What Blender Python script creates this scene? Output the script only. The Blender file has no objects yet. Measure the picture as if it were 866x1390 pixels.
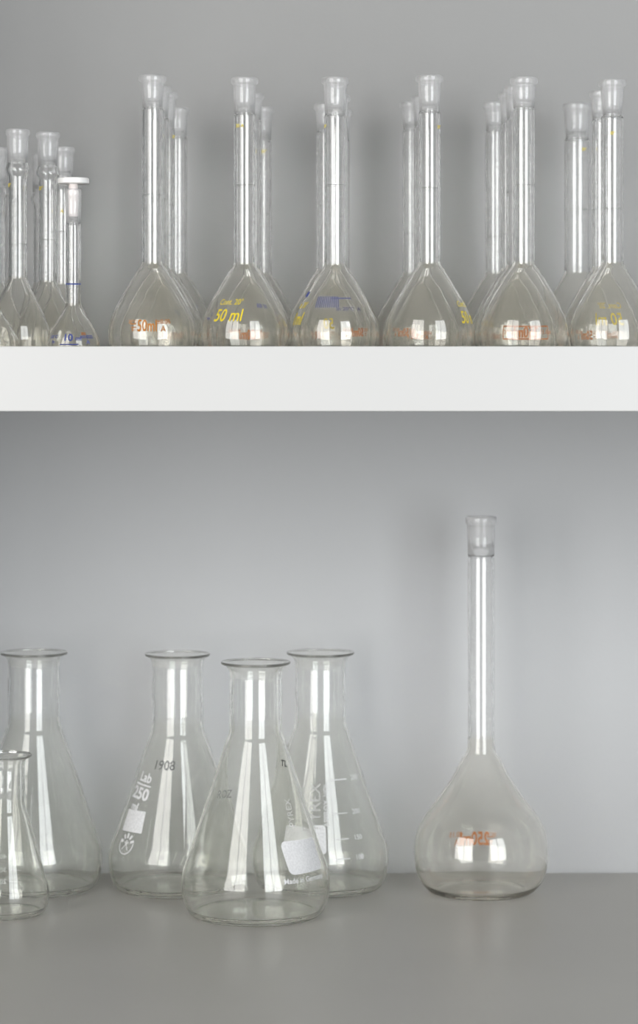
import bpy, bmesh, math, random
from mathutils import Vector
random.seed(7)
PI = math.pi
col = bpy.context.scene.collection
scene = bpy.context.scene
MM = 0.001

# ------------------------------------------------------------------ camera
F = 3500.0            # focal length in pixels of the 866 x 1390 frame
CX, HY = 433.0, 515.0  # principal column and eye level in the frame
CAMZ = 0.306          # eye height above the counter
cam = bpy.data.cameras.new('camera')
cam_o = bpy.data.objects.new('camera', cam)
col.objects.link(cam_o)
cam_o.location = (0, 0, CAMZ)
cam_o.rotation_euler = (PI / 2, 0, 0)
cam.sensor_fit = 'VERTICAL'
cam.sensor_height = 36.0
cam.sensor_width = 36.0
cam.lens = F / 1390.0 * 36.0
cam.shift_y = -(695.0 - HY) / 1390.0
cam.clip_start = 0.05
cam.dof.use_dof = True
cam.dof.focus_distance = 1.405
cam.dof.aperture_fstop = 9.5
scene.camera = cam_o

scene.view_settings.view_transform = 'Standard'
scene.view_settings.look = 'None'
scene.cycles.max_bounces = 48
scene.cycles.transmission_bounces = 48
scene.cycles.glossy_bounces = 12
scene.cycles.diffuse_bounces = 5
scene.cycles.transparent_max_bounces = 32
scene.cycles.caustics_refractive = True
scene.cycles.caustics_reflective = True
scene.cycles.blur_glossy = 0.08
scene.cycles.sample_clamp_indirect = 20.0
scene.cycles.use_denoising = True


def px(u, d):   # metres to the right of the lens axis at depth d (mm)
    return (u - CX) / F * d * MM


def pz(v, d):   # mm above eye level
    return (HY - v) / F * d


# --------------------------------------------------------------- materials
def nodes(name):
    m = bpy.data.materials.new(name)
    m.use_nodes = True
    nt = m.node_tree
    nt.nodes.clear()
    out = nt.nodes.new('ShaderNodeOutputMaterial')
    return m, nt, out


def painted(name, rgb, rough, var=0.04, scale=6.0, bump=0.02, bscale=600, spec=0.5):
    m, nt, out = nodes(name)
    p = nt.nodes.new('ShaderNodeBsdfPrincipled')
    tc = nt.nodes.new('ShaderNodeTexCoord')
    n = nt.nodes.new('ShaderNodeTexNoise')
    n.inputs['Scale'].default_value = scale
    n.inputs['Detail'].default_value = 4
    r = nt.nodes.new('ShaderNodeValToRGB')
    r.color_ramp.elements[0].position = 0.3
    r.color_ramp.elements[1].position = 0.7
    r.color_ramp.elements[0].color = [c * (1 - var) for c in rgb] + [1]
    r.color_ramp.elements[1].color = [min(1, c * (1 + var)) for c in rgb] + [1]
    nt.links.new(tc.outputs['Object'], n.inputs['Vector'])
    nt.links.new(n.outputs['Fac'], r.inputs['Fac'])
    nt.links.new(r.outputs['Color'], p.inputs['Base Color'])
    p.inputs['Roughness'].default_value = rough
    p.inputs['Specular IOR Level'].default_value = spec
    if bump:
        n2 = nt.nodes.new('ShaderNodeTexNoise')
        n2.inputs['Scale'].default_value = bscale
        n2.inputs['Detail'].default_value = 2
        b = nt.nodes.new('ShaderNodeBump')
        b.inputs['Strength'].default_value = bump
        b.inputs['Distance'].default_value = 0.001
        nt.links.new(tc.outputs['Object'], n2.inputs['Vector'])
        nt.links.new(n2.outputs['Fac'], b.inputs['Height'])
        nt.links.new(b.outputs['Normal'], p.inputs['Normal'])
    nt.links.new(p.outputs['BSDF'], out.inputs['Surface'])
    return m


def glass(name, rgb, rough=0.0, dirt=0.0, dirt_rgb=(0.8, 0.78, 0.7), frost=0.0):
    m, nt, out = nodes(name)
    g = nt.nodes.new('ShaderNodeBsdfGlass')
    g.inputs['Color'].default_value = (*rgb, 1)
    g.inputs['Roughness'].default_value = rough
    g.inputs['IOR'].default_value = 1.47
    last = g.outputs[0]
    if dirt > 0:
        tc = nt.nodes.new('ShaderNodeTexCoord')
        n = nt.nodes.new('ShaderNodeTexNoise')
        n.inputs['Scale'].default_value = 70
        n.inputs['Detail'].default_value = 5
        mr = nt.nodes.new('ShaderNodeMapRange')
        mr.inputs['From Min'].default_value = 0.35
        mr.inputs['From Max'].default_value = 0.8
        mr.inputs['To Min'].default_value = dirt * 0.3
        mr.inputs['To Max'].default_value = dirt * 2.0
        nt.links.new(tc.outputs['Object'], n.inputs['Vector'])
        nt.links.new(n.outputs['Fac'], mr.inputs['Value'])
        d = nt.nodes.new('ShaderNodeBsdfDiffuse')
        d.inputs['Color'].default_value = (*dirt_rgb, 1)
        mx = nt.nodes.new('ShaderNodeMixShader')
        nt.links.new(mr.outputs['Result'], mx.inputs['Fac'])
        nt.links.new(last, mx.inputs[1])
        nt.links.new(d.outputs[0], mx.inputs[2])
        last = mx.outputs[0]
    if frost > 0:
        t = nt.nodes.new('ShaderNodeBsdfTranslucent')
        t.inputs['Color'].default_value = (0.95, 0.95, 0.95, 1)
        d = nt.nodes.new('ShaderNodeBsdfDiffuse')
        d.inputs['Color'].default_value = (0.92, 0.92, 0.92, 1)
        a = nt.nodes.new('ShaderNodeMixShader')
        a.inputs['Fac'].default_value = 0.5
        nt.links.new(t.outputs[0], a.inputs[1])
        nt.links.new(d.outputs[0], a.inputs[2])
        mx = nt.nodes.new('ShaderNodeMixShader')
        mx.inputs['Fac'].default_value = frost
        nt.links.new(last, mx.inputs[1])
        nt.links.new(a.outputs[0], mx.inputs[2])
        last = mx.outputs[0]
    nt.links.new(last, out.inputs['Surface'])
    return m


def ink(name, rgb, cover=1.0, rough=0.5):
    m, nt, out = nodes(name)
    tc = nt.nodes.new('ShaderNodeTexCoord')
    n = nt.nodes.new('ShaderNodeTexNoise')
    n.inputs['Scale'].default_value = 900
    mr = nt.nodes.new('ShaderNodeMapRange')
    mr.inputs['From Min'].default_value = 0.3
    mr.inputs['From Max'].default_value = 0.7
    mr.inputs['To Min'].default_value = max(0, cover - 0.12)
    mr.inputs['To Max'].default_value = min(1, cover + 0.08)
    p = nt.nodes.new('ShaderNodeBsdfDiffuse')
    p.inputs['Color'].default_value = (*rgb, 1)
    t = nt.nodes.new('ShaderNodeBsdfTransparent')
    mx = nt.nodes.new('ShaderNodeMixShader')
    nt.links.new(tc.outputs['Object'], n.inputs['Vector'])
    nt.links.new(n.outputs['Fac'], mr.inputs['Value'])
    nt.links.new(mr.outputs['Result'], mx.inputs['Fac'])
    nt.links.new(t.outputs[0], mx.inputs[1])
    nt.links.new(p.outputs[0], mx.inputs[2])
    nt.links.new(mx.outputs[0], out.inputs['Surface'])
    return m


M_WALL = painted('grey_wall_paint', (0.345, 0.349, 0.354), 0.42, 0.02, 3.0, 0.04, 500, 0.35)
M_WALL_UP = painted('shade_toned_grey_wall', (0.232, 0.231, 0.227), 0.42, 0.02, 3.0, 0.04, 500, 0.35)  # dimmer light of the upper bay put into the wall colour
M_SHELF = painted('white_shelf_enamel', (0.468, 0.465, 0.459), 0.35, 0.008, 4.0, 0.0)
M_COUNTER = painted('grey_counter_laminate', (0.345, 0.334, 0.306), 0.32, 0.03, 9.0, 0.02, 700, 0.5)
M_BULB = glass('clear_bulb_glass', (0.985, 0.982, 0.97), 0.012, 0.024, (0.92, 0.88, 0.78))
M_NECK = glass('clear_neck_glass', (0.997, 0.997, 0.995), 0.0, 0.01, (0.95, 0.95, 0.95))
M_JOINT = glass('ground_glass', (0.99, 0.99, 0.99), 0.08, 0.0, frost=0.23)
M_CONE = glass('clear_conical_glass', (0.988, 0.989, 0.978), 0.0, 0.03, (0.92, 0.91, 0.86))
M_CONE_NECK = glass('clear_conical_neck_glass', (0.994, 0.995, 0.990), 0.0, 0.02, (0.93, 0.93, 0.93))
M_RIM = glass('clear_rim_glass', (0.995, 0.996, 0.990), 0.03, 0.10, (0.75, 0.75, 0.70))
M_ORANGE = ink('orange_print', (0.36, 0.135, 0.018), 1.0)
M_ORANGE_REAR = ink('orange_back_print', (0.42, 0.125, 0.008), 1.0)
M_YELLOW = ink('yellow_print', (0.56, 0.44, 0.02), 0.97)
M_BLUE = ink('blue_print', (0.03, 0.05, 0.22), 0.9)
M_BLUE_FAINT = ink('worn_blue_print', (0.06, 0.075, 0.22), 0.6)
M_WHITE = ink('white_print', (0.60, 0.60, 0.61), 0.92)
M_WHITE_FAINT = ink('worn_white_print', (0.60, 0.60, 0.59), 0.5)
M_BLACK = ink('black_pen', (0.02, 0.02, 0.025), 0.9)
M_GREY_INK = ink('grey_pen', (0.09, 0.09, 0.10), 0.65)
M_RING = ink('etched_ring', (0.22, 0.22, 0.21), 0.55)
m, nt, out = nodes('white_plastic')
p = nt.nodes.new('ShaderNodeBsdfPrincipled')
p.inputs['Base Color'].default_value = (0.66, 0.65, 0.64, 1)
p.inputs['Roughness'].default_value = 0.4
p.inputs['Subsurface Weight'].default_value = 0.3
p.inputs['Subsurface Radius'].default_value = (0.004, 0.003, 0.003)
nt.links.new(p.outputs[0], out.inputs['Surface'])
M_PLASTIC = m
M_PLUG = painted('milky_plastic', (0.72, 0.66, 0.64), 0.45, 0.02, 60, 0.0)


# ----------------------------------------------------------------- helpers
def link_mesh(name, bm, mat, parent=None, smooth=True):
    me = bpy.data.meshes.new(name)
    bm.to_mesh(me)
    bm.free()
    if smooth:
        for f in me.polygons:
            f.use_smooth = True
    me.materials.append(mat)
    o = bpy.data.objects.new(name, me)
    col.objects.link(o)
    if parent:
        o.parent = parent
    return o


def tag(o, label=None, cat=None, group=None, kind=None):
    if label: o['label'] = label
    if cat: o['category'] = cat
    if group: o['group'] = group
    if kind: o['kind'] = kind
    return o


def thing(name, label, cat, loc, group=None):
    o = bpy.data.objects.new(name, None)
    o.empty_display_size = 0.01
    col.objects.link(o)
    o.location = loc
    return tag(o, label, cat, group)


def box_bm(x0, x1, y0, y1, z0, z1, bev=0.0, seg=3):
    bm = bmesh.new()
    bmesh.ops.create_cube(bm, size=1)
    for v in bm.verts:
        v.co = Vector(((x0 + x1) / 2 + v.co.x * (x1 - x0), (y0 + y1) / 2 + v.co.y * (y1 - y0),
                       (z0 + z1) / 2 + v.co.z * (z1 - z0)))
    if bev:
        bmesh.ops.bevel(bm, geom=bm.edges[:], offset=bev, segments=seg, affect='EDGES', profile=0.5)
    return bm


def catmull(pts, n=6):
    out = []
    P = [pts[0]] + list(pts) + [pts[-1]]
    for i in range(1, len(P) - 2):
        p0, p1, p2, p3 = P[i - 1], P[i], P[i + 1], P[i + 2]
        # centripetal form keeps the curve from overshooting
        def kd(a, b): return max(1e-6, math.hypot(a[0] - b[0], a[1] - b[1]) ** 0.5)
        t0 = 0; t1 = t0 + kd(p0, p1); t2 = t1 + kd(p1, p2); t3 = t2 + kd(p2, p3)
        for k in range(n):
            t = t1 + (t2 - t1) * k / n
            q = []
            for c in (0, 1):
                a1 = (t1 - t) / (t1 - t0) * p0[c] + (t - t0) / (t1 - t0) * p1[c]
                a2 = (t2 - t) / (t2 - t1) * p1[c] + (t - t1) / (t2 - t1) * p2[c]
                a3 = (t3 - t) / (t3 - t2) * p2[c] + (t - t2) / (t3 - t2) * p3[c]
                b1 = (t2 - t) / (t2 - t0) * a1 + (t - t0) / (t2 - t0) * a2
                b2 = (t3 - t) / (t3 - t1) * a2 + (t - t1) / (t3 - t1) * a3
                q.append((t2 - t) / (t2 - t1) * b1 + (t - t1) / (t2 - t1) * b2)
            out.append(tuple(q))
    out.append(tuple(pts[-1]))
    return out


def prof_normals(poly):
    ns = []
    for i in range(len(poly)):
        a = poly[max(0, i - 1)]; b = poly[min(len(poly) - 1, i + 1)]
        dr, dz = b[0] - a[0], b[1] - a[1]
        l = math.hypot(dr, dz) or 1
        ns.append((dz / l, -dr / l))
    return ns


def lathe(runs, seg=72):
    """runs: open profiles (r, z) in mm, each listed with its outside on the right hand"""
    bm = bmesh.new()
    for poly in runs:
        rings = []
        for r, z in poly:
            if r < 1e-4:
                rings.append([bm.verts.new((0, 0, z * MM))])
            else:
                rings.append([bm.verts.new((r * math.sin(2 * PI * k / seg) * MM,
                                            -r * math.cos(2 * PI * k / seg) * MM, z * MM)) for k in range(seg)])
        for a, b in zip(rings[:-1], rings[1:]):
            for k in range(seg):
                k2 = (k + 1) % seg
                if len(a) == 1 and len(b) == 1:
                    continue
                if len(a) == 1:
                    bm.faces.new((a[0], b[k2], b[k]))
                elif len(b) == 1:
                    bm.faces.new((a[k], a[k2], b[0]))
                else:
                    bm.faces.new((a[k], a[k2], b[k2], b[k]))
    return bm


def split_at(poly, z_cut):
    """split a rising polyline at height z_cut (shared end point)"""
    for i in range(1, len(poly)):
        if poly[i - 1][1] < z_cut <= poly[i][1] and i > 2:
            a, b = poly[i - 1], poly[i]
            t = (z_cut - a[1]) / (b[1] - a[1])
            c = (a[0] + t * (b[0] - a[0]), z_cut)
            return poly[:i] + [c], [c] + poly[i:]
    raise ValueError('no cut')


class Vessel:
    """outer and inner profile plus the reference curve used to lay print on it"""
    def __init__(self, outer, inner):
        self.o, self.i = outer, inner
        self.curve = [p for p in outer]
        self.s = [0]
        for a, b in zip(outer[:-1], outer[1:]):
            self.s.append(self.s[-1] + math.hypot(b[0] - a[0], b[1] - a[1]))
        self.n = prof_normals(outer)

    def s_of_z(self, z):
        for k in range(1, len(self.o)):
            if self.o[k][1] >= z and self.o[k][1] > self.o[k - 1][1] and self.o[k][0] > 1:
                a, b = self.o[k - 1], self.o[k]
                t = (z - a[1]) / (b[1] - a[1])
                return self.s[k - 1] + max(0, t) * (self.s[k] - self.s[k - 1])
        return self.s[-1]

    def at(self, s, theta, lift=0.06):
        for k in range(1, len(self.o)):
            if self.s[k] >= s:
                t = (s - self.s[k - 1]) / max(1e-9, self.s[k] - self.s[k - 1])
                r = self.o[k - 1][0] + t * (self.o[k][0] - self.o[k - 1][0])
                z = self.o[k - 1][1] + t * (self.o[k][1] - self.o[k - 1][1])
                nr, nz = self.n[k]
                r += nr * lift; z += nz * lift
                return Vector((r * math.sin(theta) * MM, -r * math.cos(theta) * MM, z * MM))
        return Vector((0, 0, 0))

    def r_at(self, z):
        s = self.s_of_z(z)
        v = self.at(s, 0, 0)
        return -v.y / MM


def flat_text(txt, size=5.0, xs=1.0, shear=0.0, weight=0.0, align='CENTER'):
    """letters as a flat bmesh in mm, centred on the origin"""
    cu = bpy.data.curves.new('t', 'FONT')
    cu.body = txt
    cu.size = size
    cu.align_x = align
    cu.align_y = 'CENTER'
    cu.shear = shear
    cu.offset = weight
    cu.resolution_u = 3
    o = bpy.data.objects.new('t', cu)
    col.objects.link(o)
    dg = bpy.context.evaluated_depsgraph_get()
    dg.update()
    me = bpy.data.meshes.new_from_object(o.evaluated_get(dg))
    bm = bmesh.new()
    bm.from_mesh(me)
    bpy.data.objects.remove(o)
    bpy.data.meshes.remove(me)
    bpy.data.curves.remove(cu)
    for v in bm.verts:
        v.co.x *= xs
    return bm


def flat_poly(pts):
    bm = bmesh.new()
    bm.faces.new([bm.verts.new((x, y, 0)) for x, y in pts])
    return bm


def flat_rect(cx, cy, w, h, r=0.0):
    if r <= 0:
        return flat_poly([(cx - w / 2, cy - h / 2), (cx + w / 2, cy - h / 2), (cx + w / 2, cy + h / 2), (cx - w / 2, cy + h / 2)])
    pts = []
    for qx, qy, a0 in ((1, -1, -90), (1, 1, 0), (-1, 1, 90), (-1, -1, 180)):
        for k in range(6):
            a = math.radians(a0 + 18 * k)
            pts.append((cx + qx * (w / 2 - r) + r * math.cos(a), cy + qy * (h / 2 - r) + r * math.sin(a)))
    return flat_poly(pts)


def flat_stroke(pts, w):
    bm = bmesh.new()
    L, R = [], []
    for i, (x, y) in enumerate(pts):
        a = pts[max(0, i - 1)]; b = pts[min(len(pts) - 1, i + 1)]
        dx, dy = b[0] - a[0], b[1] - a[1]
        l = math.hypot(dx, dy) or 1
        L.append(bm.verts.new((x - dy / l * w / 2, y + dx / l * w / 2, 0)))
        R.append(bm.verts.new((x + dy / l * w / 2, y - dx / l * w / 2, 0)))
    for i in range(len(pts) - 1):
        bm.faces.new((L[i], R[i], R[i + 1], L[i + 1]))
    return bm


def merge(items):
    """items: (bmesh, dx, dy, rot) -> one bmesh"""
    out = bmesh.new()
    for bm, dx, dy, rot in items:
        c, s = math.cos(rot), math.sin(rot)
        m = {}
        for v in bm.verts:
            m[v] = out.verts.new((v.co.x * c - v.co.y * s + dx, v.co.x * s + v.co.y * c + dy, 0))
        for f in bm.faces:
            try:
                out.faces.new([m[v] for v in f.verts])
            except ValueError:
                pass
        bm.free()
    return out


def wrap(name, bm, ves, parent, mat, z0, theta0, lift=0.06, label=None, step=1.6):
    """lay flat artwork (mm) on the outside of a vessel around height z0, azimuth theta0 (0 faces the lens)"""
    bmesh.ops.triangulate(bm, faces=bm.faces[:])
    for _ in range(4):
        long = [e for e in bm.edges if e.calc_length() > step]
        if not long:
            break
        bmesh.ops.subdivide_edges(bm, edges=long, cuts=1)
        bmesh.ops.triangulate(bm, faces=bm.faces[:])
    s0 = ves.s_of_z(z0)
    r0 = ves.r_at(z0)
    for v in bm.verts:
        v.co = ves.at(s0 + v.co.y, theta0 + v.co.x / r0, lift)
    o = link_mesh(name, bm, mat, parent, smooth=False)
    if label: o['label'] = label
    return o


def ring_part(name, ves, parent, mat, z, half, a0=0, a1=2 * PI, lift=0.04, seg=72):
    bm = bmesh.new()
    rows = []
    s0 = ves.s_of_z(z)
    n = max(6, int(seg * abs(a1 - a0) / (2 * PI)))
    for s in (s0 - half, s0 + half):
        rows.append([bm.verts.new(ves.at(s, a0 + (a1 - a0) * k / n, lift)) for k in range(n + 1)])
    for k in range(n):
        bm.faces.new((rows[0][k], rows[0][k + 1], rows[1][k + 1], rows[1][k]))
    return link_mesh(name, bm, mat, parent)


# ------------------------------------------------------------- the setting
WALL_Y = 1.600
X0, X1 = -0.2995, 0.9
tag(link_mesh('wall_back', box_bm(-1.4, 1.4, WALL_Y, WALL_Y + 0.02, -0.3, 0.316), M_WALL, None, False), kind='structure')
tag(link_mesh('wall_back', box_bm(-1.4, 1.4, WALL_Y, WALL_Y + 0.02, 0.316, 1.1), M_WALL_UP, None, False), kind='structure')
tag(link_mesh('added_shade_panel_left', box_bm(-0.318, -0.30, 1.36, WALL_Y, 0.0005, 1.1), M_WALL_UP, None, False), kind='structure')  # added panel out of view, blocks window light to darken the left side
tag(link_mesh('floor', box_bm(-1.4, 1.4, -1.2, WALL_Y, -0.92, -0.9), M_COUNTER, None, False), kind='structure')

COUNTER_FRONT = 1.05
ct = tag(link_mesh('counter', box_bm(-0.9, 0.9, COUNTER_FRONT, WALL_Y, -0.03, 0.0, 0.002), M_COUNTER, None, False),
         'plain grey counter top running along the wall under the conical flasks', 'counter')

LIP_Y = 1.374
LIP_TOP = CAMZ + pz(470, 1374) * MM
LIP_BOT = CAMZ + pz(558.5, 1374) * MM
BOARD = LIP_TOP - 0.008
shelf = thing('shelf', 'long white enamelled shelf with a deep front edge, carrying rows of long-necked flasks', 'shelf', (0, WALL_Y, BOARD))
o = link_mesh('shelf_board', box_bm(X0, X1, LIP_Y + 0.002, WALL_Y, LIP_BOT + 0.002, BOARD, 0.0004), M_SHELF, shelf, False)
o.location = (0, -WALL_Y, -BOARD)
o = link_mesh('front_lip', box_bm(X0, X1, LIP_Y, LIP_Y + 0.0019, LIP_BOT, LIP_TOP, 0.0007), M_SHELF, shelf, False)
o.location = (0, -WALL_Y, -BOARD)
BREL = (BOARD - CAMZ) / MM       # board height over eye level, mm


# -------------------------------------------------------- volumetric flasks
BULB_SHAPE = [(0.0, 0.9), (0.30, 0.9), (0.50, 0.35), (0.57, 0.0), (0.68, 0.3), (0.85, 3.2), (0.955, 8.0), (1.0, 14.5),
              (0.987, 19.3), (0.945, 23.5), (0.88, 27.3), (0.765, 33.0), (0.63, 38.6), (0.48, 44.7), (0.345, 50.2)]
BULB_250 = [(0.0, 1.3), (0.35, 1.3), (0.60, 0.5), (0.68, 0.0), (0.76, 0.6), (0.87, 4.6), (0.965, 12.0), (1.0, 20.5), (0.994, 27.5), (0.955, 35.5),
            (0.86, 43.0), (0.73, 50.0), (0.57, 58.5), (0.41, 68.0), (0.28, 78.0)]


def make_volumetric(label, u, depth, top, neckbot=None, jbot=None, R=24.2, rn=5.85, rim=7.45, rj=6.35, rjb=5.55,
                    bulge=False, base='shelf', mark=None, rim_h=3.6, group=None, wall=1.25, neck_top_flare=True,
                    shape=BULB_SHAPE, hb=None, H=None, name='volumetric_flask'):
    zrel = BREL if base == 'shelf' else -CAMZ / MM
    H = H or pz(top, depth) - zrel
    hb = hb or ((pz(neckbot, depth) - zrel) if neckbot else 53.0)
    zj = (pz(jbot, depth) - zrel) if jbot else H - 20.0
    loc = (px(u, depth), depth * MM, (BOARD if base == 'shelf' else 0.0) + 0.00015)
    t = thing(name, label, 'flask', loc, group)
    k = hb / (shape[-1][1] * 1.055)
    pts = [(r * R, z * k) for r, z in shape]
    pts = [p for p in pts if p[0] > rn * 1.25 or p[1] < 5]
    tail = [(rn * 1.10, hb - 0.7), (rn, hb + 1.0), (rn, hb + 3.0)]
    if base == 'counter':
        tail = [(rn * 1.16, hb - 1.6), (rn * 1.045, hb + 2.0), (rn * 1.005, hb + 6.0), (rn, hb + 9.0)]
    bulb = catmull(pts + tail, 6)
    up = []
    if bulge:
        up += [(rn, zj - 8.5), (rn * 1.02, zj - 7.6), (rn * 1.22, zj - 5.2), (rn * 1.26, zj - 3.6), (rn * 1.12, zj - 1.3), (rjb, zj)]
    else:
        up += [(rn, zj - 2.6), (rn * 0.985, zj - 1.2), ((rjb + rn * 0.9) / 2, zj - 0.35), (rjb, zj)]
    body = bulb + catmull([bulb[-1], (rn, hb + (zj - hb) * 0.5)] + up, 5)[1:]
    # joint: tapered sleeve and a beaded rim
    zt = H - rim_h
    jo = [(rjb, zj), (rjb + (rj - rjb) * 0.5, (zj + zt) / 2), (rj, zt - 0.5), (rj + 0.25, zt - 0.1), (rim - 0.25, zt + 0.15), (rim, zt + 0.7),
          (rim + 0.05, H - 1.0), (rim - 0.35, H - 0.25), (rim - 1.0, H)]
    outer = body + jo[1:]
    # inside
    inner = []
    ns = prof_normals(body)
    nb = len(bulb)
    for q, ((r, z), (nr, nz)) in enumerate(zip(body, ns)):
        f = min(1.0, max(0.0, (z - hb + 12.0) / 13.0))
        th = 0.95 + (wall - 0.95) * f * f * (3 - 2 * f) + (0.7 * (1 - z / 5.0) if z < 5 else 0)
        rr, zz = r - nr * th, z - nz * th
        if z < 0.95 and r < R * 0.55: rr, zz = r, 1.7 + z * 0.8
        inner.append((max(0.0, rr), zz))
    inner[0] = (0.0, inner[0][1])
    # keep the inside climbing
    clean = [inner[0]]
    for p in inner[1:]:
        if p[1] >= clean[-1][1] - 0.2 and (p[1] > clean[-1][1] - 1e-6 or p[0] > clean[-1][0]):
            clean.append(p)
    inner = [p for p in clean if p[1] < zj - 0.6]
    ri_b, ri_t = rjb - 1.25, rj - 1.05
    ji = [(inner[-1][0], zj - 0.5), (ri_b, zj + 0.4), (ri_t, zt), (rim - 1.7, H - 0.35)]
    ves = Vessel(outer, inner)
    cut = hb + (8.0 if base == 'counter' else 1.6)
    ob, orest = split_at(outer, cut)
    ib, irest = split_at(inner, cut)
    on, oj = split_at(orest, zj)
    link_mesh('bulb', lathe([ob, ib[::-1]]), M_BULB, t)
    inn = irest + [ji[0]]
    link_mesh('neck', lathe([on, inn[::-1]]), M_NECK, t)
    jr = [ji[0]] + ji[1:]
    link_mesh('ground_joint', lathe([oj + jr[::-1]]), M_JOINT, t)['label'] = 'frosted ground glass neck opening with a beaded rim'
    if mark:
        ring_part('graduation_ring', ves, t, M_RING, pz(mark, depth) - zrel, 0.14)
    t_info = dict(root=t, ves=ves, depth=depth, zrel=zrel, u=u)
    return t_info


def place(fl, u, v, rear=False):
    """height and azimuth on the vessel where the sight line through frame point (u, v) meets it"""
    d = fl['depth']
    z = 0.0
    sgn = 1 if rear else -1
    dd = d
    for _ in range(6):
        z = pz(v, dd) - fl['zrel']
        r = fl['ves'].r_at(max(0.5, z))
        x = (u - CX) / F * dd - (fl['u'] - CX) / F * d
        x = max(-0.97 * r, min(0.97 * r, x))
        dd = d + sgn * math.sqrt(max(0, r * r - x * x))
    th = math.asin(x / r)
    if rear: th = PI - th
    return z, th


def put(fl, name, bm, mat, u, v, rear=False, lift=0.06, label=None):
    z, th = place(fl, u, v, rear)
    return wrap(name, bm, fl['ves'], fl['root'], mat, z, th, lift, label)


def volume_block(unit='50ml', size=9.0, tol='\u00b10.05', xs=0.62, w=0.12):
    k = size / 9.0
    return merge([(flat_text(unit, size, xs, 0, w), -0.6 * k, 0, 0),
                  (flat_text(tol, size * 0.40, 0.95, 0, 0.03), 8.6 * k, 2.4 * k, 0),
                  (flat_text('A', size * 0.52, 0.9, 0, 0.04), 8.2 * k, -1.6 * k, 0),
                  (flat_rect(0, 0, 3.4 * k, 0.55 * k), -8.6 * k, 1.2 * k, 0),
                  (flat_text('20\u00b0C', size * 0.28, 1.0, 0, 0.03), -8.9 * k, 2.4 * k, 0),
                  (flat_rect(0, 0, 2.8 * k, 0.5 * k), -8.3 * k, -0.6 * k, 0),
                  (flat_text('In', size * 0.28, 1.0, 0, 0.03), -8.3 * k, -1.9 * k, 0)])


def yellow_block():
    return merge([(flat_text('Cont. 20\u00b0', 5.0, 0.82, 0.28, 0.03), 0.6, 8.2, 0),
                  (flat_text('50 ml', 10.2, 0.72, 0.28, 0.10), 0, 0, 0)])


def neck_dots(fl, u, v, txt='20\u00b0', rear=False, s=2.4):
    put(fl, 'neck_print', flat_text(txt, s, 1.0, 0, 0.06), M_YELLOW, u, v, rear, label='small yellow print high on the neck')


FRONT = 'front row of long-necked 50 ml flasks on the shelf'
BACK = 'flasks standing behind the front row on the shelf'

# front row, left to right
f1 = make_volumetric('front row long-necked flask with orange 50ml print facing forward', 207, 1411, 103, 360, 146, rjb=5.6, rn=5.9, mark=265, group=FRONT)
put(f1, 'volume_print', volume_block(), M_ORANGE, 201, 443)
f2 = make_volumetric('front row long-necked flask with large yellow 50 ml lettering facing forward', 332, 1411, 106, 361, 154, rn=6.0, mark=252, rjb=5.7, group=FRONT)
put(f2, 'volume_print', yellow_block(), M_YELLOW, 308, 429)
put(f2, 'rear_print', volume_block(size=7.5, w=0.25), M_ORANGE_REAR, 334, 455, True)
put(f2, 'blue_print', flat_rect(0, 0, 3.0, 1.2), M_BLUE_FAINT, 283, 433)
neck_dots(f2, 325, 171, '20 A', s=2.6)
f3 = make_volumetric('front row long-necked flask with worn blue lettering in the middle', 455, 1411, 106, 362, 155, rn=6.0, mark=252, R=23.6, rjb=5.6, group=FRONT)
put(f3, 'blue_print', merge([(flat_text('IIIIIIIIIIII', 9.5, 0.46, 0, 0.22), 0, 0, 0), (flat_rect(0, 0, 12, 0.8), 8, 2.6, 0), (flat_text('In 20\u00b0C  A', 3.0, 1.0, 0, 0.05), 11.5, -4.0, 0)]), M_BLUE_FAINT, 444, 411)
put(f3, 'volume_print', yellow_block(), M_YELLOW, 397, 434)
put(f3, 'rear_print', flat_text('50', 9.0, 0.7, 0.2, 0.1), M_YELLOW, 447, 440, True)
put(f3, 'rear_orange_print', volume_block(size=6.5, w=0.25), M_ORANGE_REAR, 486, 452, True)
put(f3, 'blue_tag', flat_rect(0, 0, 5.0, 3.2), M_BLUE, 408, 400)
neck_dots(f3, 441, 172)
f4 = make_volumetric('front row long-necked flask with yellow lettering wrapping round its right side', 583, 1411, 103, 360, 151, rn=6.0, mark=256, rjb=5.6, group=FRONT)
put(f4, 'volume_print', yellow_block(), M_YELLOW, 636, 432)
put(f4, 'rear_print', volume_block(size=6.5, w=0.25), M_ORANGE_REAR, 545, 452, True)
neck_dots(f4, 596, 173)
f5 = make_volumetric('front row long-necked flask with reversed orange print in a frame showing through from its back', 711, 1411, 106, 360, 147, rn=6.0, mark=252, R=24.6, rjb=5.9, group=FRONT)
put(f5, 'rear_print', merge([(flat_text('250ml', 8.6, 0.66, 0, 0.25), 0, 0, 0),
                             (flat_rect(0, 0, 27, 0.8), 0, 3.6, 0), (flat_rect(0, 0, 27, 0.8), 0, -3.6, 0),
                             (flat_rect(0, 0, 0.5, 7.2), -13.4, 0, 0), (flat_rect(0, 0, 0.5, 7.2), 13.4, 0, 0),
                             (flat_text('\u00b10.15 A', 3.4, 1, 0, 0.06), -10, 0.3, 0), (flat_text('20\u00b0C', 3.4, 1, 0, 0.06), 10.2, 0.3, 0)]), M_ORANGE_REAR, 714, 452, True)
f6 = make_volumetric('front row long-necked flask with reversed yellow 50 ml lettering showing through from its back', 831, 1411, 109, 360, 157, rn=6.15, mark=284, R=23.4, rjb=5.1, rj=6.5, rim=7.6, group=FRONT)
put(f6, 'rear_print', yellow_block(), M_YELLOW, 828, 434, True)
put(f6, 'rear_orange_print', volume_block(size=7.0, w=0.25), M_ORANGE_REAR, 794, 456, True)
neck_dots(f6, 831, 181, s=2.4)

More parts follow.
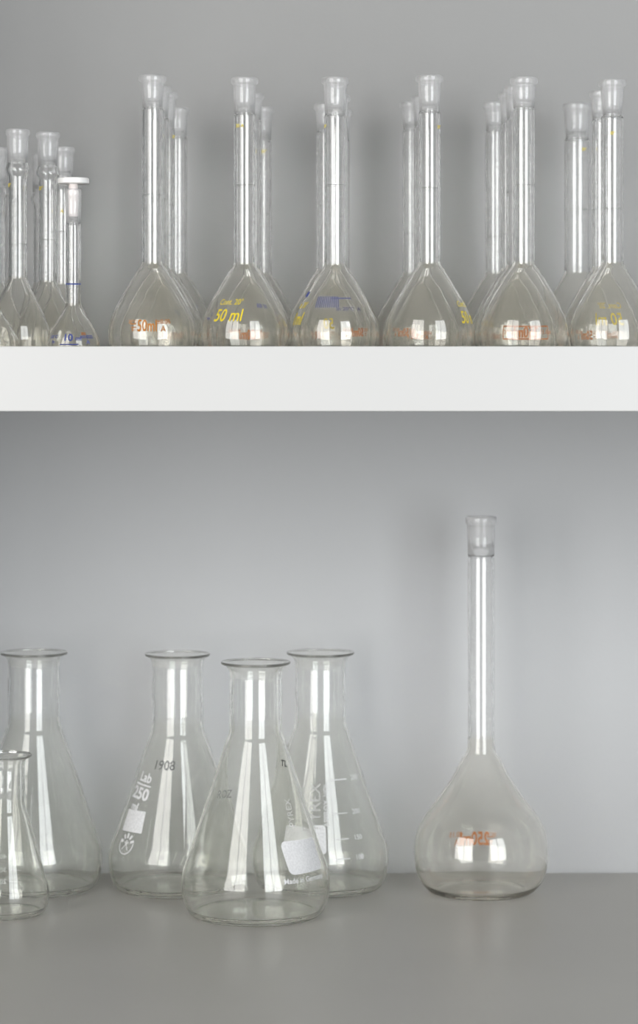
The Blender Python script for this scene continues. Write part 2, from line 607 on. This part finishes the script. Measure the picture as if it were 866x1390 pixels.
# rows behind
COLS = [
    # u, depth, top, joint bottom, mark, neck print u v, label
    (215, 1461, 117, 160, 271, None, 'flask directly behind the orange 50ml print flask, its rim just showing'),
    (224, 1511, 126, 174, 279, (236, 186), 'flask third from the front behind the orange 50ml print flask'),
    (241, 1561, 147, 186, 320, None, 'rearmost flask behind the orange 50ml print flask'),
    (341.5, 1511, 127, 163, 332, None, 'nearer of two flasks behind the yellow 50 ml lettering flask'),
    (355.6, 1561, 146, 191, 291, (358, 206), 'rearmost flask behind the yellow 50 ml lettering flask'),
    (457.5, 1461, 130, 170, 275, None, 'flask directly behind the worn blue lettering flask'),
    (443, 1511, 141, 178, 280, None, 'flask behind the worn blue lettering flask, showing at its left side'),
    (461.6, 1561, 149, 190, 293, None, 'rearmost flask behind the worn blue lettering flask, showing at its right side'),
    (575, 1511, 131, 172, 286, None, 'nearer of two flasks behind the flask with yellow lettering on its right side'),
    (559.5, 1561, 139, 176, 318, None, 'rearmost flask behind the flask with yellow lettering on its right side'),
    (701, 1461, 117, 161, 262, None, 'flask directly behind the flask with framed orange print'),
    (693, 1511, 126, 168, 318, None, 'flask third from the front behind the flask with framed orange print'),
    (672, 1561, 139, 177, 322, None, 'rearmost flask behind the flask with framed orange print'),
    (817, 1490, 124, 162, 285, None, 'flask directly behind the reversed yellow 50 ml flask at the right edge'),
]
for i, (u, d, top, jb, mk, dot, lab) in enumerate(COLS):
    fl = make_volumetric(lab, u, d, top, None, jb, R=24.0, hb=53.5, mark=mk, group=BACK)
    s = d / 1411.0
    if i not in (0, 5, 10):
        off = 30 if i == 1 else (14 if i % 2 else -10)
        put(fl, 'volume_print', volume_block(size=6.5, w=0.25), M_ORANGE_REAR, u + off, 515 - (515 - 452) / s, bool(i % 2))
    if i in (2, 3):
        put(fl, 'blue_print', flat_text('BB 50', 4.0, 0.9, 0, 0.1), M_BLUE, u + 19, 515 - 108 / s, False)
    if dot:
        neck_dots(fl, dot[0], dot[1])
fl = make_volumetric('wider-necked flask at the back of the shelf near the right edge, larger than its neighbours', 783.5, 1552, 141, 373, 188, R=27.0, rn=7.8,
                     rim=8.7, rj=8.0, rjb=7.1, mark=285, rim_h=4.0)
neck_dots(fl, 793, 203)

# small flasks at the left end
BULGED = dict(R=18.0, rn=5.3, rim=6.8, rj=6.1, rjb=5.6, bulge=True, rim_h=3.2)
fa = make_volumetric('small bulge-necked flask at the left end, nearest of the open small ones', 24, 1430, 176, 380, 221, mark=332, **BULGED)
neck_dots(fa, 12, 252, s=2.8)
fb = make_volumetric('small bulge-necked flask just behind and left of the white-stoppered flask', 65, 1466, 180, 385, 226, mark=326, **BULGED)
neck_dots(fb, 55, 256, s=2.8)
fc = make_volumetric('small flask whose rim shows right above the white stopper', 86, 1512, 200, 388, 240, mark=315, **BULGED)
neck_dots(fc, 84, 287, 'A', s=2.6)
fd = make_volumetric('small flask at the back mostly hidden, rim peeping between the two bulge-necked flasks', 57, 1557, 209, 388, 262, **BULGED)
ff = make_volumetric('small flask cut by the left edge of the picture, taller blurred neck behind', -5, 1480, 200, 388, 253, **BULGED)
fg = make_volumetric('tiny round flask bulb cut by the left edge at the very front of the shelf', -11, 1391.5, 257, 418, 303, R=14.4, rn=4.2, rim=4.7, rj=4.4, rjb=3.9, rim_h=3.0)
fe = make_volumetric('tiny flask closed with a white plastic stopper and printed in blue', 99.5, 1412, 257, 416, 303, R=14.4, rn=4.25, rim=4.75, rj=4.5, rjb=3.95, rim_h=3.2)
ring_part('graduation_ring', fe['ves'], fe['root'], M_BLUE, pz(386, 1412) - BREL, 0.28)['label'] = 'dark blue filling line round the neck'
put(fe, 'volume_print', merge([(flat_text('10', 5.6, 1.0, 0, 0.12), -2.6, 0, 0), (flat_text('\u00b10.025', 2.6, 1.2, 0, 0.05), 8.2, 0.6, 0), (flat_text('A', 3.0, 1.2, 0, 0.06), 8.6, -2.4, 0),
                               (flat_text('20\u00b0C', 2.4, 1.2, 0, 0.05), -11.6, 0.6, 0), (flat_text('In', 2.6, 1.2, 0, 0.05), -11.4, -2.2, 0), (flat_text('ml', 3.2, 1.1, 0, 0.08), 3.2, -0.4, 0), (flat_rect(0, 0, 10, 0.6), -2, -3.6, 0)]),
    M_BLUE, 98.5, 459)
put(fe, 'rear_print', flat_rect(0, 0, 3.0, 1.6), M_ORANGE_REAR, 114, 453, True)

# white stopper resting in that flask
sx, sd = px(99.5, 1412), 1412
z_rim = BOARD + (pz(257, 1412) - BREL) * MM
st = thing('stopper', 'white plastic stopper with a wide flat head closing the tiny blue-printed flask', 'stopper', (sx, sd * MM, z_rim))
bm = bmesh.new()
hexr = 8.7
ringsz = [(0, 2.9), (hexr - 0.5, 2.9), (hexr, 3.3), (hexr, 5.7), (hexr - 0.5, 6.1), (0, 6.1)]
link_mesh('head', lathe([ringsz], 48), M_PLASTIC, st, False)
link_mesh('plug', lathe([[(0, -15.5), (2.2, -15.5), (2.45, -15.0), (2.95, -0.4), (2.5, 0.3), (2.5, 2.95)]], 40), M_PLUG, st)


# --------------------------------------------------------- conical flasks
def make_conical(label, u, depth, rim_v, R=42.6, rn=14.85, rr=19.85, neck_v=995, group=None, wall=1.5, name='conical_flask', corner=1.32):
    zrel = -CAMZ / MM
    H = pz(rim_v, depth) - zrel
    zn = pz(neck_v, depth) - zrel
    t = thing(name, label, 'flask', (px(u, depth), depth * MM, 0.00015), group)
    c = corner
    cone_top = (rn + 1.6, zn - 3.2)
    slope = (R - 0.6 - rn) / (zn - 19 * c)
    pts = [(0, 0.7), (R * 0.55, 0.7), (R * 0.76, 0.25), (R * 0.82, 0.0), (R * 0.87, 0.5), (R * 0.945, 3.6 * c), (R * 0.99, 9.0 * c), (R, 13.5 * c), (R * 0.985, 18.5 * c), (R * 0.985 - slope * 8 * c, 26.5 * c)]
    n = 5
    z0, r0 = 26.5 * c, R * 0.985 - slope * 8 * c
    r1, z1 = rn + 2.0, zn - 4.0
    for k in range(1, n + 1):
        f = k / n
        pts.append((r0 + (r1 - r0) * f, z0 + (z1 - z0) * f))
    pts += [(rn + 0.45, zn), (rn, zn + 4.5), (rn, zn + 9)]
    low = catmull(pts, 5)
    fl_h = (rr - rn)
    zn2 = H - fl_h * 1.55
    hi = catmull([low[-1], (rn, (zn + 9 + zn2) / 2), (rn, zn2), (rn + fl_h * 0.16, H - fl_h * 0.9), (rn + fl_h * 0.62, H - fl_h * 0.40), (rr - 0.35, H - 1.6)], 5)
    body = low + hi[1:]
    bead = [(rr, H - 1.1), (rr + 0.1, H - 0.55), (rr - 0.15, H - 0.1), (rr - 0.8, H)]
    outer = body + bead
    ns = prof_normals(body)
    inner = []
    for (r, z), (nr, nz) in zip(body, ns):
        th = wall if z > 3 else wall * 1.35
        inner.append((max(0, r - nr * th), z - nz * th))
    inner[0] = (0, inner[0][1])
    clean = [inner[0]]
    for p_ in inner[1:]:
        if p_[1] > clean[-1][1] - 1e-6 or p_[0] > clean[-1][0] + 0.05:
            clean.append(p_)
    inner = clean
    ves = Vessel(outer, inner)
    cut1 = zn + 5.5
    ob, orest = split_at(outer, cut1)
    ib, irest = split_at(inner, cut1)
    cut2 = zn2 - 1.0
    on, orim = split_at(orest, cut2)
    inn, irim = split_at(irest, cut2)
    link_mesh('conical_body', lathe([ob, ib[::-1]], 96), M_CONE, t)
    link_mesh('neck', lathe([on, inn[::-1]], 96), M_CONE_NECK, t)
    link_mesh('rim', lathe([orim + irim[::-1]], 96), M_RIM, t)['label'] = 'flared beaded rim'
    return dict(root=t, ves=ves, depth=depth, zrel=zrel, u=u)


CG = 'conical flasks on the counter'
g1 = make_conical('conical flask standing in front, with a white blank patch and a black pen mark', 347, 1476, 898, group=CG)
put(g1, 'writing_patch', flat_poly([(-12.8, 7.0), (-12.0, 8.8), (-10.4, 9.6), (15.4, 8.8), (17, 7), (16.2, -7.5), (14.2, -9.2), (-6.6, -9.6), (-8.6, -9.0), (-9.9, -7.4)]), M_WHITE, 409, 1163, label='white blank writing patch')
put(g1, 'maker_print', flat_text('Made in Germany', 4.2, 1.0, 0, 0.05), M_WHITE, 416, 1194)
put(g1, 'pen_mark', merge([(flat_text('TL', 5.2, 0.9, 0.2, 0.10), 0, 0, -0.25)]), M_BLACK, 385, 1037)
put(g1, 'faint_pen_mark', merge([(flat_text('ROZ', 6.5, 0.8, 0.1, 0.03), 0, 0, 0.15)]), M_GREY_INK, 304, 1079)
put(g1, 'maker_lettering', merge([(flat_text('PYREX', 6.2, 0.9, 0, 0.0), 0, 0, PI / 2)]), M_WHITE_FAINT, 394, 1104)

g2 = make_conical('conical flask with white 250 ml print, square patch and round emblem at its left side', 241, 1552, 887, R=41.6, rn=15.4, rr=19.6, neck_v=991, group=CG)
emb = [(flat_stroke([(6.0 * math.cos(a), 6.0 * math.sin(a)) for a in [PI * 0.9 + k * PI * 1.15 / 20 for k in range(21)]], 0.7), 0, 0, 0)]
for k in range(5):
    a = math.radians(20 + 35 * k)
    emb.append((flat_stroke([(3.6 * math.cos(a), 3.6 * math.sin(a)), (6.6 * math.cos(a), 6.6 * math.sin(a))], 1.5), 0, 0, 0))
emb += [(flat_stroke([(-2.6, -3.6), (0, 0), (2.6, -3.6)], 0.8), 0, 0, 0), (flat_stroke([(0, 2.4), (0, -0.8)], 0.9), 0, 0, 0), (flat_stroke([(-2, 1.4), (0, 0), (2, 1.4)], 0.7), 0, 0, 0)]
TILT = -0.10
put(g2, 'volume_print', merge([(flat_text('Lab', 8.0, 1.0, 0, 0.12), 1.5, 10.0, TILT), (flat_rect(0, 0, 14, 0.9), 0.6, 5.6, TILT), (flat_text('250', 9.8, 1.0, 0, 0.25), 0, 0, TILT), (flat_text('ml', 6.2, 1.0, 0, 0.12), -1.6, -7.8, TILT)]), M_WHITE, 190, 1078)
put(g2, 'writing_patch', flat_rect(0, 0, 17, 13), M_WHITE, 181, 1115, label='plain white square patch')
put(g2, 'emblem', merge(emb), M_WHITE, 171, 1146, label='round white emblem with radiating strokes')
put(g2, 'pen_number', flat_text('1908', 8.2, 0.85, 0.1, 0.06), M_GREY_INK, 222, 1040, label='grey pen number')

g3 = make_conical('conical flask with white graduation lines, standing nearest the big long-necked flask', 435, 1555, 885, R=41.2, rn=15.2, rr=20.4, neck_v=985, group=CG)
for v, n_, uu in ((1058, '250', 459), (1104, '200', 460), (1139, '150', 462), (1166, '100', 464)):
    put(g3, 'graduation_mark', merge([(flat_rect(0, 0, 10.0, 0.6), -3.4, 0, 0), (flat_text(n_, 4.0, 1.0, 0, 0.06), 8.2, 0.3, 0)]), M_WHITE, uu + 8, v)
put(g3, 'maker_lettering', merge([(flat_text('PYREX', 9.5, 1.0, 0, 0.05), 0, 0, PI / 2)]), M_WHITE_FAINT, 428, 1095)
put(g3, 'scale_title', merge([(flat_text('APPROX. VOL.', 4.2, 1.0, 0, 0.04), 0, 0, PI / 2)]), M_WHITE, 443, 1092)
put(g3, 'writing_patch', flat_rect(0, 0, 25, 17, 2.0), M_WHITE, 414, 1140, label='white blank writing patch')

g4 = make_conical('large conical flask at the left edge, behind the small conical flask', 46, 1553, 885, R=41.4, rn=15.6, rr=20.2, neck_v=985, group=CG)

g5 = make_conical('small conical flask cut by the left edge, in front of a large one', 7, 1478, 1024, R=25.2, rn=11.2, rr=15.2, neck_v=1096, wall=1.2, corner=0.8, group=CG)
for v, n_ in ((1163, '40'), (1181, '30'), (1197, '20')):
    put(g5, 'graduation_mark', merge([(flat_rect(0, 0, 7.0, 0.5), -6.2, 0, 0), (flat_text(n_, 4.2, 1.0, 0, 0.08), 1.6, 0, 0)]), M_WHITE, 8, v, True)

# ------------------------------------------------------ the big 250 ml flask
b = make_volumetric('big round long-necked flask standing alone at the right with reversed orange 250ml print', 653, 1540, 701, 1019, 755, R=40.2, rn=7.9, rim=9.25,
                    rj=8.4, rjb=7.9, base='counter', shape=BULB_250, rim_h=4.8, wall=1.4)
put(b, 'rear_print', volume_block('250ml', 11.5, '\u00b10.15', 0.66, 0.30), M_ORANGE_REAR, 642, 1139, True)

# ------------------------------------------------------------------ lights
def window_light(az, dist, w, h, zc, power, rgb):
    a = math.radians(az)
    c = Vector((dist * math.sin(a), 1.5 - dist * math.cos(a), CAMZ + zc))
    aim = Vector((0, 1.5, CAMZ + zc)) - c
    q = aim.to_track_quat('-Z', 'Y')
    side = q @ Vector((1, 0, 0))
    for s in (-1, 1):
        l = bpy.data.lights.new('window_daylight', 'AREA')
        l.shape = 'RECTANGLE'
        l.size = w / 2 - 0.025
        l.size_y = h
        l.energy = power / 2
        l.color = rgb
        o = bpy.data.objects.new('window_daylight', l)
        col.objects.link(o)
        o.location = c + side * s * (w / 4 + 0.0125)
        o.rotation_euler = q.to_euler()


window_light(-32, 2.6, 1.5, 2.35, 0.44, 68, (1.0, 0.985, 0.96))
window_light(28, 2.8, 1.3, 2.35, 0.44, 70, (0.93, 0.97, 1.0))

w = bpy.data.worlds.new('room')
scene.world = w
w.use_nodes = True
bg = w.node_tree.nodes.get('Background') or w.node_tree.nodes.new('ShaderNodeBackground')
bg.inputs['Color'].default_value = (0.97, 0.985, 1.0, 1)
bg.inputs['Strength'].default_value = 0.28
